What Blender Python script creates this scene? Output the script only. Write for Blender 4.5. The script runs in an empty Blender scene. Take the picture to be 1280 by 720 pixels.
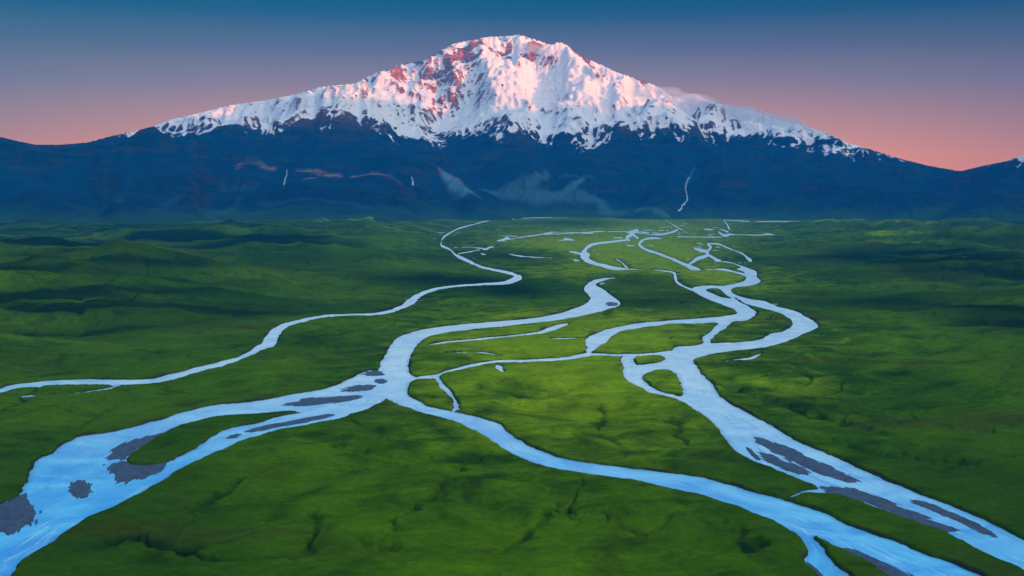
import bpy, math, time
import numpy as np
T0 = time.time()
rng = np.random.RandomState(7)
scene = bpy.context.scene
COL = scene.collection

# ------------------------------------------------------------------ camera
H = 300.0                       # flying height over the valley floor (m)
F = 1372.0                      # focal length in pixels of a 1280 px wide frame
PITCH = math.atan(120.0 / F)
cp, sp = math.cos(PITCH), math.sin(PITCH)
cam_d = bpy.data.cameras.new('camera')
cam_d.sensor_width = 36.0
cam_d.lens = 36.0 * F / 1280.0
cam_d.clip_start = 1.0
cam_d.clip_end = 200000.0
cam = bpy.data.objects.new('camera', cam_d)
COL.objects.link(cam)
cam.location = (0, 0, H)
cam.rotation_euler = (math.pi / 2 - PITCH, 0, 0)
scene.camera = cam


def ground_point(u, v, z=-2.0):
    """point of the valley floor that the photograph shows at (u, v)"""
    u = np.asarray(u, float); v = np.asarray(v, float)
    a = (u - 640.0) / F
    b = (360.0 - v) / F
    dy = cp + b * sp
    dz = -sp + b * cp
    t = (H - z) / -dz
    return a * t, dy * t


def elev_of(u, v):
    """tangent of the elevation angle over horizontal distance, and azimuth"""
    a = (np.asarray(u, float) - 640.0) / F
    b = (360.0 - np.asarray(v, float)) / F
    dy = cp + b * sp
    dz = -sp + b * cp
    return np.arctan2(a, dy), dz / np.hypot(a, dy)


# ------------------------------------------------------------------ noise
PERM = rng.permutation(512)
GA = rng.rand(512) * 2 * math.pi
GX, GY = np.cos(GA), np.sin(GA)


def perlin(x, y, seed=0):
    xi = np.floor(x).astype(np.int64); yi = np.floor(y).astype(np.int64)
    xf = x - xi; yf = y - yi
    su = xf * xf * xf * (xf * (xf * 6 - 15) + 10)
    sv = yf * yf * yf * (yf * (yf * 6 - 15) + 10)

    def g(ix, iy, fx, fy):
        h = PERM[(PERM[(ix + seed * 57) & 511] + iy) & 511]
        return GX[h] * fx + GY[h] * fy
    n00 = g(xi, yi, xf, yf); n10 = g(xi + 1, yi, xf - 1, yf)
    n01 = g(xi, yi + 1, xf, yf - 1); n11 = g(xi + 1, yi + 1, xf - 1, yf - 1)
    a = n00 + su * (n10 - n00); b = n01 + su * (n11 - n01)
    return (a + sv * (b - a)) * 1.5


def fbm(x, y, octv=5, seed=0, gain=0.5, lac=2.03):
    s = np.zeros_like(x); a = 1.0; t = 0
    for k in range(octv):
        s += a * perlin(x + 13.7 * k, y - 7.3 * k, seed + k)
        t += a; a *= gain
        x = x * lac; y = y * lac
    return s / t


def ridged(x, y, octv=5, seed=0, gain=0.5, lac=2.05):
    s = np.zeros_like(x); a = 1.0; t = 0; w = 1.0
    for k in range(octv):
        n = 1.0 - np.abs(perlin(x + 5.1 * k, y + 9.7 * k, seed + k)) * 1.6
        n = np.clip(n, 0, 1) ** 2 * w
        s += a * n; t += a; a *= gain
        w = np.clip(n * 1.6, 0, 1)
        x = x * lac; y = y * lac
    return s / t


def sstep(a, b, x):
    t = np.clip((x - a) / (b - a), 0, 1)
    return t * t * (3 - 2 * t)


# ------------------------------------------------------------------ mesh helper
def grid_mesh(name, X, Y, Z, keep=None, wrap=False, attrs=None, smooth=True):
    n, m = X.shape
    idx = np.arange(n * m).reshape(n, m)
    if wrap:
        idx2 = np.concatenate([idx, idx[:, :1]], 1)
    else:
        idx2 = idx
    q = np.stack([idx2[:-1, :-1], idx2[:-1, 1:], idx2[1:, 1:], idx2[1:, :-1]], -1).reshape(-1, 4)
    if keep is not None:
        q = q[keep.reshape(-1)]
    co = np.stack([X, Y, Z], -1).reshape(-1, 3)
    used = None
    if keep is not None:
        used, inv = np.unique(q, return_inverse=True)
        q = inv.reshape(-1, 4); co = co[used]
    me = bpy.data.meshes.new(name)
    me.vertices.add(len(co)); me.vertices.foreach_set('co', co.astype(np.float32).ravel())
    me.loops.add(len(q) * 4); me.loops.foreach_set('vertex_index', q.astype(np.int32).ravel())
    me.polygons.add(len(q))
    me.polygons.foreach_set('loop_start', np.arange(0, len(q) * 4, 4, dtype=np.int32))
    me.polygons.foreach_set('use_smooth', np.full(len(q), smooth))
    me.update(calc_edges=True)
    for k, a in (attrs or {}).items():
        a = a.reshape(-1)
        if used is not None:
            a = a[used]
        at = me.attributes.new(k, 'FLOAT', 'POINT')
        at.data.foreach_set('value', a.astype(np.float32))
    return me


def put(name, me, mat, label, cat, kind=None, group=None):
    o = bpy.data.objects.new(name, me)
    COL.objects.link(o)
    if mat is not None:
        me.materials.append(mat)
    o['label'] = label; o['category'] = cat
    if kind: o['kind'] = kind
    if group: o['group'] = group
    return o


# ------------------------------------------------------------------ node helper
class NT:
    def __init__(self, name):
        self.mat = bpy.data.materials.new(name)
        self.mat.use_nodes = True
        self.t = self.mat.node_tree
        self.t.nodes.clear()
        self.out = self.t.nodes.new('ShaderNodeOutputMaterial')

    def n(self, typ, **kw):
        nd = self.t.nodes.new(typ)
        for k, v in kw.items():
            if k.startswith('i_'):
                nd.inputs[k[2:].replace('_', ' ')].default_value = v
            else:
                setattr(nd, k, v)
        return nd

    def l(self, a, b):
        self.t.links.new(a, b)

    def val(self, sock, x):
        if isinstance(x, bpy.types.NodeSocket): self.l(x, sock)
        else: sock.default_value = x

    def math(self, op, a, b=0.0, c=None, clamp=False):
        nd = self.n('ShaderNodeMath', operation=op, use_clamp=clamp)
        self.val(nd.inputs[0], a); self.val(nd.inputs[1], b)
        if c is not None: self.val(nd.inputs[2], c)
        return nd.outputs[0]

    def mix(self, f, a, b):
        nd = self.n('ShaderNodeMix', data_type='RGBA')
        self.val(nd.inputs[0], f)
        self.val(nd.inputs[6], a if isinstance(a, bpy.types.NodeSocket) else (*a, 1))
        self.val(nd.inputs[7], b if isinstance(b, bpy.types.NodeSocket) else (*b, 1))
        return nd.outputs[2]

    def ramp(self, x, a, b, smooth=True):
        nd = self.n('ShaderNodeMapRange', interpolation_type='SMOOTHSTEP' if smooth else 'LINEAR')
        self.val(nd.inputs[0], x)
        nd.inputs[1].default_value = a; nd.inputs[2].default_value = b
        return nd.outputs[0]

    def attr(self, name):
        return self.n('ShaderNodeAttribute', attribute_name=name).outputs['Fac']

    def coords(self, scale=(1, 1, 1), rot=(0, 0, 0)):
        g = self.n('ShaderNodeNewGeometry')
        m = self.n('ShaderNodeMapping')
        m.inputs['Scale'].default_value = scale
        m.inputs['Rotation'].default_value = rot
        self.l(g.outputs['Position'], m.inputs['Vector'])
        return m.outputs[0]

    def noise(self, vec, scale, detail=5, rough=0.55, dist=0.0):
        nd = self.n('ShaderNodeTexNoise')
        nd.inputs['Scale'].default_value = scale
        nd.inputs['Detail'].default_value = detail
        nd.inputs['Roughness'].default_value = rough
        nd.inputs['Distortion'].default_value = dist
        self.l(vec, nd.inputs['Vector'])
        return nd.outputs['Fac']


# ================================================================== materials
def mat_meadow():
    m = NT('meadow_grass')
    P = m.coords()
    big = m.noise(P, 0.0016, 4, 0.5, 0.4)
    Pst = m.coords((0.45, 1.5, 1), (0, 0, math.radians(-14)))
    streak = m.noise(Pst, 0.004, 6, 0.6, 0.6)
    mid = m.noise(P, 0.016, 6, 0.62, 0.5)
    fine = m.noise(P, 0.15, 5, 0.65)
    wisp = m.noise(m.coords((1, 2.2, 1), (0, 0, math.radians(20))), 0.035, 6, 0.65, 1.2)
    veg_shade = m.attr('veg_shade')                 # + lush, - heath and painted shade
    lush = (0.054, 0.128, 0.0015)
    rich = (0.026, 0.078, 0.0020)
    heath = (0.042, 0.040, 0.010)
    dark = (0.006, 0.024, 0.005)
    pale = (0.165, 0.27, 0.004)
    c = m.mix(m.ramp(big, 0.38, 0.62), rich, lush)
    c = m.mix(m.math('MULTIPLY', m.ramp(streak, 0.50, 0.68), 0.55), c, heath)
    s2 = m.math('ADD', m.math('MULTIPLY', mid, 0.6), m.math('MULTIPLY', streak, 0.4))
    c = m.mix(m.math('MULTIPLY', m.ramp(s2, 0.50, 0.34), 0.5), c, dark)
    c = m.mix(m.ramp(m.math('ADD', veg_shade, m.math('MULTIPLY', m.math('SUBTRACT', mid, 0.5), 1.2)), 0.15, 1.0), c, pale)
    nv = m.math('MULTIPLY', veg_shade, -1.0)
    c = m.mix(m.ramp(m.math('ADD', nv, m.math('MULTIPLY', m.math('SUBTRACT', mid, 0.5), 1.2)), 0.1, 1.0), c, dark)
    # tufts: small value change
    k = m.math('ADD', 0.6, m.math('MULTIPLY', fine, 0.8))
    k2 = m.math('ADD', m.math('MULTIPLY', mid, 1.1), 0.45)
    kk = m.math('MULTIPLY', m.math('MULTIPLY', k, k2), m.math('ADD', 0.45, m.math('MULTIPLY', wisp, 1.1)))
    vm = m.n('ShaderNodeVectorMath', operation='SCALE')
    m.l(c, vm.inputs[0]); m.l(kk, vm.inputs['Scale'])
    c = vm.outputs[0]
    c = m.mix(m.attr('soil'), c, (0.022, 0.026, 0.020))
    b = m.n('ShaderNodeBsdfPrincipled')
    m.l(c, b.inputs['Base Color'])
    b.inputs['Roughness'].default_value = 0.9
    b.inputs['Specular IOR Level'].default_value = 0.0
    bump = m.n('ShaderNodeBump')
    bump.inputs['Strength'].default_value = 0.7
    bump.inputs['Distance'].default_value = 3.0
    m.l(m.math('ADD', m.math('MULTIPLY', mid, 2.2), m.math('MULTIPLY', fine, 0.5)), bump.inputs['Height'])
    m.l(bump.outputs[0], b.inputs['Normal'])
    m.l(b.outputs[0], m.out.inputs['Surface'])
    return m.mat


def mat_water():
    m = NT('glacial_water')
    flow = m.attr('flow')
    P = m.coords()
    a = m.noise(P, 0.012, 5, 0.6, 1.5)
    st = m.noise(P, 0.05, 5, 0.6, 2.0)
    fine = m.noise(P, 0.5, 4, 0.6, 0.5)
    sx = m.n('ShaderNodeSeparateXYZ'); m.l(P, sx.inputs[0])
    cb = m.n('ShaderNodeCombineXYZ')
    m.l(m.math('MULTIPLY', m.attr('across'), 0.22), cb.inputs[0])
    m.l(m.math('MULTIPLY', sx.outputs[0], 0.013), cb.inputs[1])
    m.l(m.math('MULTIPLY', sx.outputs[1], 0.013), cb.inputs[2])
    run = m.noise(cb.outputs[0], 1.0, 5, 0.6, 0.6)
    far_ = m.attr('silt_sheen')  # whitens with distance: sky reflection painted into the water colour
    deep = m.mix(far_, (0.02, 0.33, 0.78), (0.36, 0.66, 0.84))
    silt_sheen = m.mix(far_, (0.12, 0.64, 0.95), (0.74, 0.92, 0.97))
    c = m.mix(m.ramp(a, 0.25, 0.75), deep, silt_sheen)
    c = m.mix(m.math('MULTIPLY', m.ramp(st, 0.55, 0.75), 0.18), c, (0.62, 0.76, 0.82))
    c = m.mix(m.math('MULTIPLY', m.ramp(run, 0.56, 0.70), 0.5), c, (0.66, 0.80, 0.88))
    c = m.mix(m.math('MULTIPLY', m.ramp(run, 0.45, 0.30), 0.4), c, (0.03, 0.17, 0.42))
    c = m.mix(m.math('MULTIPLY', m.attr('edge'), 0.3), c, (0.03, 0.13, 0.36))
    b = m.n('ShaderNodeBsdfPrincipled')
    m.l(c, b.inputs['Base Color'])
    b.inputs['Roughness'].default_value = 0.28
    b.inputs['Specular IOR Level'].default_value = 0.35
    b.inputs['IOR'].default_value = 1.33
    bump = m.n('ShaderNodeBump')
    bump.inputs['Strength'].default_value = 0.22
    bump.inputs['Distance'].default_value = 0.5
    m.l(m.math('ADD', st, m.math('MULTIPLY', fine, 0.4)), bump.inputs['Height'])
    m.l(bump.outputs[0], b.inputs['Normal'])
    m.l(b.outputs[0], m.out.inputs['Surface'])
    return m.mat


def mat_gravel():
    m = NT('wet_gravel')
    P = m.coords()
    a = m.noise(P, 0.12, 6, 0.65)
    f = m.noise(P, 0.9, 4, 0.7)
    c = m.mix(m.ramp(a, 0.38, 0.62), (0.008, 0.028, 0.075), (0.038, 0.075, 0.14))
    c = m.mix(m.math('MULTIPLY', f, 0.4), c, (0.03, 0.035, 0.05))
    b = m.n('ShaderNodeBsdfPrincipled')
    m.l(c, b.inputs['Base Color'])
    b.inputs['Roughness'].default_value = 0.65
    bump = m.n('ShaderNodeBump'); bump.inputs['Strength'].default_value = 0.5
    bump.inputs['Distance'].default_value = 0.4
    m.l(f, bump.inputs['Height']); m.l(bump.outputs[0], b.inputs['Normal'])
    m.l(b.outputs[0], m.out.inputs['Surface'])
    return m.mat


def mat_mountain():
    m = NT('mountain_rock_and_snow')
    P = m.coords()
    snow = m.attr('snow')
    scree = m.attr('scree')
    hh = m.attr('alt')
    n1 = m.noise(P, 0.0022, 7, 0.62, 0.3)
    n2 = m.noise(m.coords((1, 1, 3.5), (0.1, 0.12, 0)), 0.011, 6, 0.68, 0.3)
    Ps = m.coords((1, 1, 6))
    strata = m.noise(Ps, 0.0022, 5, 0.6, 0.3)
    low = m.mix(m.ramp(n1, 0.35, 0.65), (0.001, 0.014, 0.040), (0.003, 0.026, 0.060))  # low rock tinted blue, distance haze put into its colour
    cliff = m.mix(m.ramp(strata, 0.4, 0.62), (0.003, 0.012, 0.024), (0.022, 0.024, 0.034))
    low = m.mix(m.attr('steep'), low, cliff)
    high = m.mix(m.ramp(n2, 0.35, 0.65), (0.07, 0.040, 0.04), (0.52, 0.20, 0.09))  # red-brown rock, pushed orange to paint in the alpenglow
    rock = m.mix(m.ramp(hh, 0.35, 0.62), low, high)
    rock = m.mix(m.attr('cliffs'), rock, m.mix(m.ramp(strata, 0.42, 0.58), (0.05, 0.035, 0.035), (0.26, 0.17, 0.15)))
    gl = m.math('MULTIPLY', m.ramp(m.math('ADD', m.math('MULTIPLY', hh, 3000.0), m.math('MULTIPLY', m.math('SUBTRACT', n1, 0.5), 420.0)), 190.0, 10.0), 0.9)
    rock = m.mix(gl, rock, (0.020, 0.075, 0.020))
    rock = m.mix(scree, rock, (0.10, 0.26, 0.30))
    sn = m.math('ADD', snow, m.math('MULTIPLY', m.math('SUBTRACT', n2, 0.5), 1.1))
    sn = m.math('ADD', sn, m.math('MULTIPLY', m.math('SUBTRACT', n1, 0.5), 0.6))
    f = m.ramp(sn, 0.28, 0.66)
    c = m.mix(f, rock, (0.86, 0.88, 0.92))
    b = m.n('ShaderNodeBsdfPrincipled')
    m.l(c, b.inputs['Base Color'])
    b.inputs['Roughness'].default_value = 0.9
    b.inputs['Specular IOR Level'].default_value = 0.05
    bump = m.n('ShaderNodeBump'); bump.inputs['Strength'].default_value = 0.8
    bump.inputs['Distance'].default_value = 30.0
    m.l(m.math('ADD', n2, m.math('MULTIPLY', f, 0.15)), bump.inputs['Height'])
    m.l(bump.outputs[0], b.inputs['Normal'])
    m.l(b.outputs[0], m.out.inputs['Surface'])
    return m.mat


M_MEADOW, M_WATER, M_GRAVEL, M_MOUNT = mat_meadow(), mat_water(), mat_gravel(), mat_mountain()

# ================================================================== river layout
# Bank lines surveyed from the photograph, laid on the valley floor.
def cat(pts, closed=True, k=4):
    p = np.array(pts, float); n = len(p); out = []
    rngi = range(n) if closed else range(n - 1)
    for i in rngi:
        if closed:
            p0, p1, p2, p3 = p[i - 1], p[i], p[(i + 1) % n], p[(i + 2) % n]
        else:
            p0, p1, p2, p3 = p[max(i - 1, 0)], p[i], p[i + 1], p[min(i + 2, n - 1)]
        for t in np.arange(k) / k:
            out.append(0.5 * ((2 * p1) + (-p0 + p2) * t + (2 * p0 - 5 * p1 + 4 * p2 - p3) * t * t
                              + (-p0 + 3 * p1 - 3 * p2 + p3) * t ** 3))
    if not closed: out.append(p[-1])
    return np.array(out)


def band(pts):
    """channel from a centre line of (u, v, thickness) in survey pixels"""
    c = cat(pts, False, 4)
    d = np.gradient(c[:, :2], axis=0)
    # thickness measured across the line on the picture; far channels are thin
    nrm = np.stack([-d[:, 1], d[:, 0]], 1)
    nrm /= np.maximum(np.linalg.norm(nrm, axis=1, keepdims=True), 1e-6)
    w = np.maximum(c[:, 2:3], 1.15) * 0.5
    return np.concatenate([c[:, :2] + nrm * w, (c[:, :2] - nrm * w)[::-1]])


MAIN = [
    # middle loop, fork, and the long south-east channel
    cat([(770,347),(755,347.5),(742,350),(732,356),(729,362),(735,368),(738,374),(728,381),(710,388),(690,393.5),
         (660,398),(620,401.5),(590,404),(560,407),(535,410.5),(515,415),(500,420),(490,429),(483,441),(477,452),(473,462),
         (462,463),(450,467),(425,479),(400,487),(362,493),(320,501),(262,507),(225,516),(200,524),(162,534),(135,540),
         (100,545),(87,550),(65,565),(45,577),(38,592),(32,605),(24,617),(0,631),(-60,660),(-180,705),(-260,800),(-90,810),
         (0,732),(15,716),(25,702),(55,685),(87,662),(112,647),(150,629),(185,612),(220,590),(240,579),(275,564),(300,552),
         (325,545),(350,538),(400,529),(425,523),(450,515),(475,504),(482,499.5),
         (500,507),(525,516),(550,522),(575,530),(600,542),(617,552),(630,562),(655,575),(685,585),(720,591),(760,597),
         (810,605),(850,615),(880,621),(910,630),(940,640),(970,655),(995,666),(1004,674),(1009,690),(1009,702),(1018,714),
         (1035,730),(1060,760),(1120,760),(1085,735),(1062,720),(1045,707),(1034,696),(1025,682),(1018,671),(1040,680),
         (1060,691),(1085,704),(1110,720),(1150,742),(1220,790),(1330,780),(1260,738),(1225,719),(1190,703),(1160,694),
         (1120,677),(1070,659),(1032,642),(980,625),(920,608),(870,595),(835,590),(760,581),(710,574),(680,565),(652,551),
         (635,540),(625,531),(605,523),(575,516),(560,513),(537,508),(525,502),(512,495),(509,485),(514,477),(522,474),
         (522,471),(513,468),(510,462),(511,452),(514,443),(519,434),(528,425),(540,420),(562,416),(590,412),(620,409),
         (660,405),(695,401),(715,397),(735,393),(755,388),(770,384),(776,379),(768,372),(760,366),(750,359),(745,355),(756,350)]),
    # great eastern channel
    cat([(930,334),(945,339),(946,346),(951,351),(945,355),(935,357),(920,359),(914,363),(922,369),(940,374),(955,376),
         (972,383),(990,387),(1005,394),(1017,401),(1023,408),(1017,412),(1005,417),(985,426),(960,434),(940,437),(900,441),
         (880,445),(866,450),(870,457),(880,470),(892,482),(900,495),(915,505),(940,518),(970,535),(1002,554),(1030,564),
         (1065,581),(1110,601),(1147,616),(1185,630),(1230,649),(1280,674),(1400,725),(1560,800),(1520,870),(1380,775),
         (1280,713),(1247,700),(1210,680),(1180,665),(1150,655),(1110,641),(1080,630),(1055,621),(1035,619),(1005,617),
         (988,624),(985,622),(1003,613),(1022,609),
         (997,599),(960,584),(935,574),(920,565),(910,553),(903,541),(890,527),(875,517),(860,507),(850,502),(835,497),
         (815,492),(795,482),(785,476),(779,468),(779,457),(775,449),(779,446),(795,444),(815,442),(840,438),(847,433),
         (872,431),(879,427),(877,422),(887,415),(893,408),(897,404),(870,404.5),(840,405.5),(815,408),(800,410),(777,414),
         (765,420),(757,428),(745,435),(738,441),(732,439),(733,432),(731,425),(740,419),(755,413),(770,409),(800,403.5),(840,400),
         (890,396.5),(917,393),(920,389),(910,383),(890,376),(875,369),(865,361),(872,358),(885,356.5),(905,357),(915,355),
         (930,351),(933,346),(930,340),(920,336)]),
    # lateral channel from the neck to the fork
    cat([(740,440),(732,440.5),(712,445),(690,448),(650,449),(610,451),(580,457),(555,464),(540,468),(518,471),
         (514,475),(530,474.5),(541,474),(555,468),(585,461),(610,455.5),(640,453.8),(690,452),(712,450),(740,445)]),
    band([(545,470,5),(552,481,6),(562,491,6),(568,500,6),(571,514,10)]),
    band([(737,443,4.5),(760,443.5,4),(780,444,4),(810,443,3.6),(838,439.5,4)]),
    band([(536,431.5,1.5),(560,427.5,2.6),(600,424,3.0),(640,420,3.0),(672,416.5,3.2)]),
    band([(672,417,3.5),(684,413,5.5),(697,408.5,5.5),(711,404,1.5)]),
    band([(520,448.5,0.8),(545,444,1.6),(565,441.3,2.2),(590,440.4,2.2),(610,442,2.0),(628,445.2,0.8)]),
    band([(690,423,1.0),(710,423,1.8),(733,423,1.2)]),
    band([(619,457,3),(625,460,6),(630,465,3)]),
    band([(905,452,0.8),(922,449.5,2.2),(938,448,3.5),(951,442,2.0)]),
    band([(960,400.5,1.5),(967,396.5,3.8),(976,393.5,2.2)]),
    band([(860,447,1.5),(875,443,2.5),(900,440,2.4)]),
    # upper braids
    band([(783,290.5,1.2),(790,289,2.6),(797,287.5,3),(798,292,2.5)]), band([(796,287,4),(789,293,5),(784,297,3.5),(787,301,2)]),
    band([(789,292,2.5),(797,297,3),(799,299.6,1)]), band([(797,289,1),(812,290.5,1.2),(824,291,0.8)]),
    band([(786,299.5,2.4),(770,301.5,2.4),(748,304,2.8),(737,307,4),(731,313,6),(731,319,13),(734,325,7),(745,329.5,4),
          (757,332.5,4.5),(769,335.5,5),(782,336,2)]),
    band([(711,314,1),(719,315.5,2.4),(727,318,3)]),
    band([(770,324,1),(776,327,2),(781,332,2),(785,335,2)]),
    band([(782,336.4,1.5),(805,337,1.2),(830,338.5,1.4),(842,341,2.2),(845,348,2.5),(848,354,2.5),(860,360,2.5),(868,363,3)]),
    band([(848,286.5,1.5),(840,290,2.6),(826,293,2.2),(812,292.5,1.4),(795,290.5,1.6)]),
    band([(828,298.5,1.2),(818,297.5,2.6),(808,298.5,2.4),(801,302,3.4),(799,306,3.8),(808,312,3.2),(820,316,3),(834,321,3),(846,326,3.2),
          (857,331,4.6),(866,335,6),(876,337.5,2.5)]),
    band([(857,333,3),(865,328,3.2),(872,323,4.5),(882,320,4.5),(884,315,4.5),(875,312.5,4.5),(867,310,1.5)]),
    band([(882,317,4),(890,321,3.4),(896,325,4),(902,326,2)]),
    band([(884,315,2),(888,309,3.4),(885,304.6,2.0),(898,305,2.2),(908,309,1.2),(918,313,1.6),(928,317,2.4),(934,322,2),(938,325,4),(940,327,1)]),
    band([(900,326.5,1.4),(912,328,1.2),(922,331,2),(933,336,3.4),(942,341,4)]),
    band([(878,338,1.0),(895,336.5,1.4),(905,337,2.8),(915,339,2.2),(930,343,3.2),(938,346,4)]),
    band([(897,289,1.4),(901,292,2.8),(906,294.5,3.4),(913,292.6,2.2),(918,293.6,1.6)]),
    band([(899,286.5,1),(904,287.5,1.6),(910,290,1.8)]),
    band([(846,295.8,0.5),(870,296.2,0.8),(902,296.2,0.9)]),
    band([(918,293.2,0.6),(950,293.8,0.6)]),
    band([(950,294,1.2),(960,293,3.0),(970,294.3,1.2)]),
    band([(903,275,0.6),(912,275.2,1.2),(938,277,1.5)]),
    band([(944,277,1.1),(965,276.6,1.5),(992,277,1.3),(1020,277.6,0.8),(1060,278.2,0.7),(1110,281,0.5),(1180,283,0.6)]),
    # far western gravelly pools
    band([(621,301,1.5),(629,300,3.6),(634,297.4,4.0),(638,299.6,1.5)]),
    band([(680,292,1.6),(686,292,3.2),(691,292.8,1.2)]),
    band([(704,299,1.5),(709,298.8,3),(718,300.3,1)]),
    band([(587,310,1.2),(600,310,1.4),(607,311.6,2.4),(612,309,1.8),(618,308.2,1)]),
    band([(601,316.5,1.2),(605,318,2.2),(608,318.6,1)]),
    band([(636,317.4,1),(648,319.6,1.8),(660,321,1.2),(690,322.6,0.6)]),
    band([(487,284,0.8),(493,283.4,2.0),(500,281.8,1.2),(520,280,1.0),(530,278,1.2)]),
    band([(638,299,1),(655,296,1),(670,294,1),(681,292,1.2)]),
    band([(691,292.8,1),(720,291,1),(750,289.5,1),(784,289,1.2)]),
    band([(860,291,1),(845,283,1),(835,277,1),(828,271,1)]),
    band([(912,287,1),(909,281,1),(905,276,1)]),
    band([(617,274.4,1),(650,272.5,1),(690,271.5,1)]),
    band([(367,293,1.0),(372,292,2.6),(376,290.4,1.2)]),
    band([(18,299.4,0.8),(24,299.6,1.2),(28,299.4,0.8)]),
]
WEST = [
    cat([(-70,505),(-30,495),(0,486),(15,480.5),(45,477),(75,474.5),(125,474),(190,473),(215,467),(250,458),(285,449),(300,445),(322,432),
         (332,420),(347,407),(367,401),(390,396),(410,393),(435,392),(475,390),(500,382),(510,374),(521,367),(540,360.5),
         (570,356),(600,354),(627,352),(640,347),(648,343),(652,347),(648,351),(635,355),(600,357),(570,359),(545,363),(527,370),
         (518,379),(500,387),(475,394),(435,395),(410,397),(385,401),(360,408),(351,417),(344,431),(330,437),(310,446),
         (285,456),(250,465),(215,475.5),(185,481),(125,482),(75,482),(25,486),(0,492),(-30,503),(-70,520)]),
    band([(648,346,5),(640,342,4),(627,339,3.2),(612,336,2.6),(600,333,3),(586,326.5,3.6),(570,319,4),(563,312,2.6),(552,307,3.0),(552,302,1.4),
          (554,297,2.6),(563,290.6,2.2),(575,285,2.0),(590,281,1.3),(603,277.5,1.6),(617,274.6,1.0),(642,274,1.0)]),
    band([(572,317,0.8),(585,315,1.2),(600,312,1.0)]),
    band([(148,482,3),(130,487,2.6),(100,491,1.6),(60,494,1.0),(20,495,0.6)]),
]
ISLES = [
    cat([(376,515.5),(350,515.5),(320,518),(275,521),(250,526),(220,535),(200,545),(175,560),(160,570),(158,577),(170,580.5),
         (200,579),(225,570),(250,556),(265,545),(287,535),(320,528),(350,520)]),
    cat([(792,447.5),(805,445.5),(818,444.5),(829,446),(830,450),(822,453),(806,454.5),(796,455.5)]),
    cat([(803,470),(812,466),(825,463),(835,463),(845,467),(851,480),(853,491),(848,495),(830,490),(812,482)]),
    cat([(918,371),(930,378),(943,382.5),(958,386),(974,391),(987,398),(991,405),(981,413),(963,417),(952,424),(925,427),(892,428.5),
         (888,426),(896,417),(906,410),(916,402.5),(930,400.5),(941,396),(945,390),(937,384),(925,377)]),
    cat([(882,362),(892,360.4),(900,361.5),(908,368),(914,372.5),(905,372),(893,367.5)]),
]

BARS = [  # gravel bars standing in the water
    ('large dark gravel bar at the left edge of the wide western pool',
     [(24,617),(35,627),(44,642),(37,655),(20,667),(8,665),(-15,655),(-30,645),(0,632)]),
    ('small round dark gravel bar alone in the wide western pool',
     [(86,611),(91,603),(101,600),(111,604),(114,612),(110,620),(100,623),(90,619)]),
    ('crescent gravel bar wrapping the upper side of the long grassy islet',
     [(208,541),(185,545),(160,552),(145,560),(135,570),(138,574),(150,574),(158,575),(163,568),(178,557),(198,546)]),
    ('triangular gravel bar below the tip of the long grassy islet',
     [(136,583),(148,577),(158,576),(170,580),(200,578.5),(217,571),(205,584),(187,595),(160,603.5),(154,604),(147,597)]),
    ('long slate gravel bar in the middle of the western braid',
     [(357,506.5),(370,502),(387,498),(410,496),(440,494),(454,495.5),(430,502),(400,506),(370,507.5)]),
    ('short gravel bar upstream of the long one in the western braid',
     [(427,489),(435,484),(450,481.5),(468,482),(462,487),(442,489.5)]),
    ('thin gravel sliver in the lower western braid beside the islet tip',
     [(305,539),(330,532),(360,527),(390,520.5),(412,517.5),(417,519.5),(395,525.5),(350,533.5),(320,540)]),
    ('small gravel patch at the mouth of the western braid',
     [(468,475),(476,473.5),(484,476),(480,479.5),(471,479)]),
    ('gravel patch against the upper bank of the western braid mouth',
     [(454,468),(466,463.5),(477,465),(480,468.5),(466,470)]),
    ('long narrow gravel bar in the upper middle of the eastern river',
     [(943,547),(955,549),(985,559),(1010,571),(1040,585),(1072,600),(1060,602.5),(1030,594),(1005,584),(980,572),(960,561),(947,553)]),
    ('ragged gravel bar beside the long one in the eastern river',
     [(950,566),(960,567),(980,576),(1000,583),(1012,592),(998,593),(975,585),(957,576)]),
    ('smallest gravel sliver at the upstream end of the eastern river bars',
     [(932,559),(938,561),(944,567),(951,574),(946,575),(938,568)]),
    ('wide gravel shelf along the south bank of the eastern river',
     [(1026,609),(1050,609),(1080,614),(1112,628),(1150,643),(1192,662),(1175,662),(1150,654),(1110,640),(1080,629),(1055,620),(1037,618)]),
    ('gravel bar near the far bank where the eastern river leaves the picture',
     [(1138,626),(1150,626),(1168,631),(1200,645),(1225,656),(1247,672),(1222,664),(1195,651),(1160,637)]),
    ('gravel shelf along the south bank of the channel at the bottom right corner',
     [(1052,684),(1078,691),(1110,706),(1150,724),(1200,755),(1150,745),(1105,718),(1075,699)]),
    ('gravel shelf on the outer bank of the small side channel at the bottom',
     [(1008,702),(1016,707),(1026,716),(1040,732),(1052,748),(1035,735),(1015,712)]),
    ('tiny gravel spot in the bend of the middle loop',
     [(757,379.5),(764,377.5),(772,379),(770,382),(761,382.5)]),
    ('tiny gravel spot in the lower western braid',
     [(282,548),(292,543),(302,542.5),(294,547.5)]),
]

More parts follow.
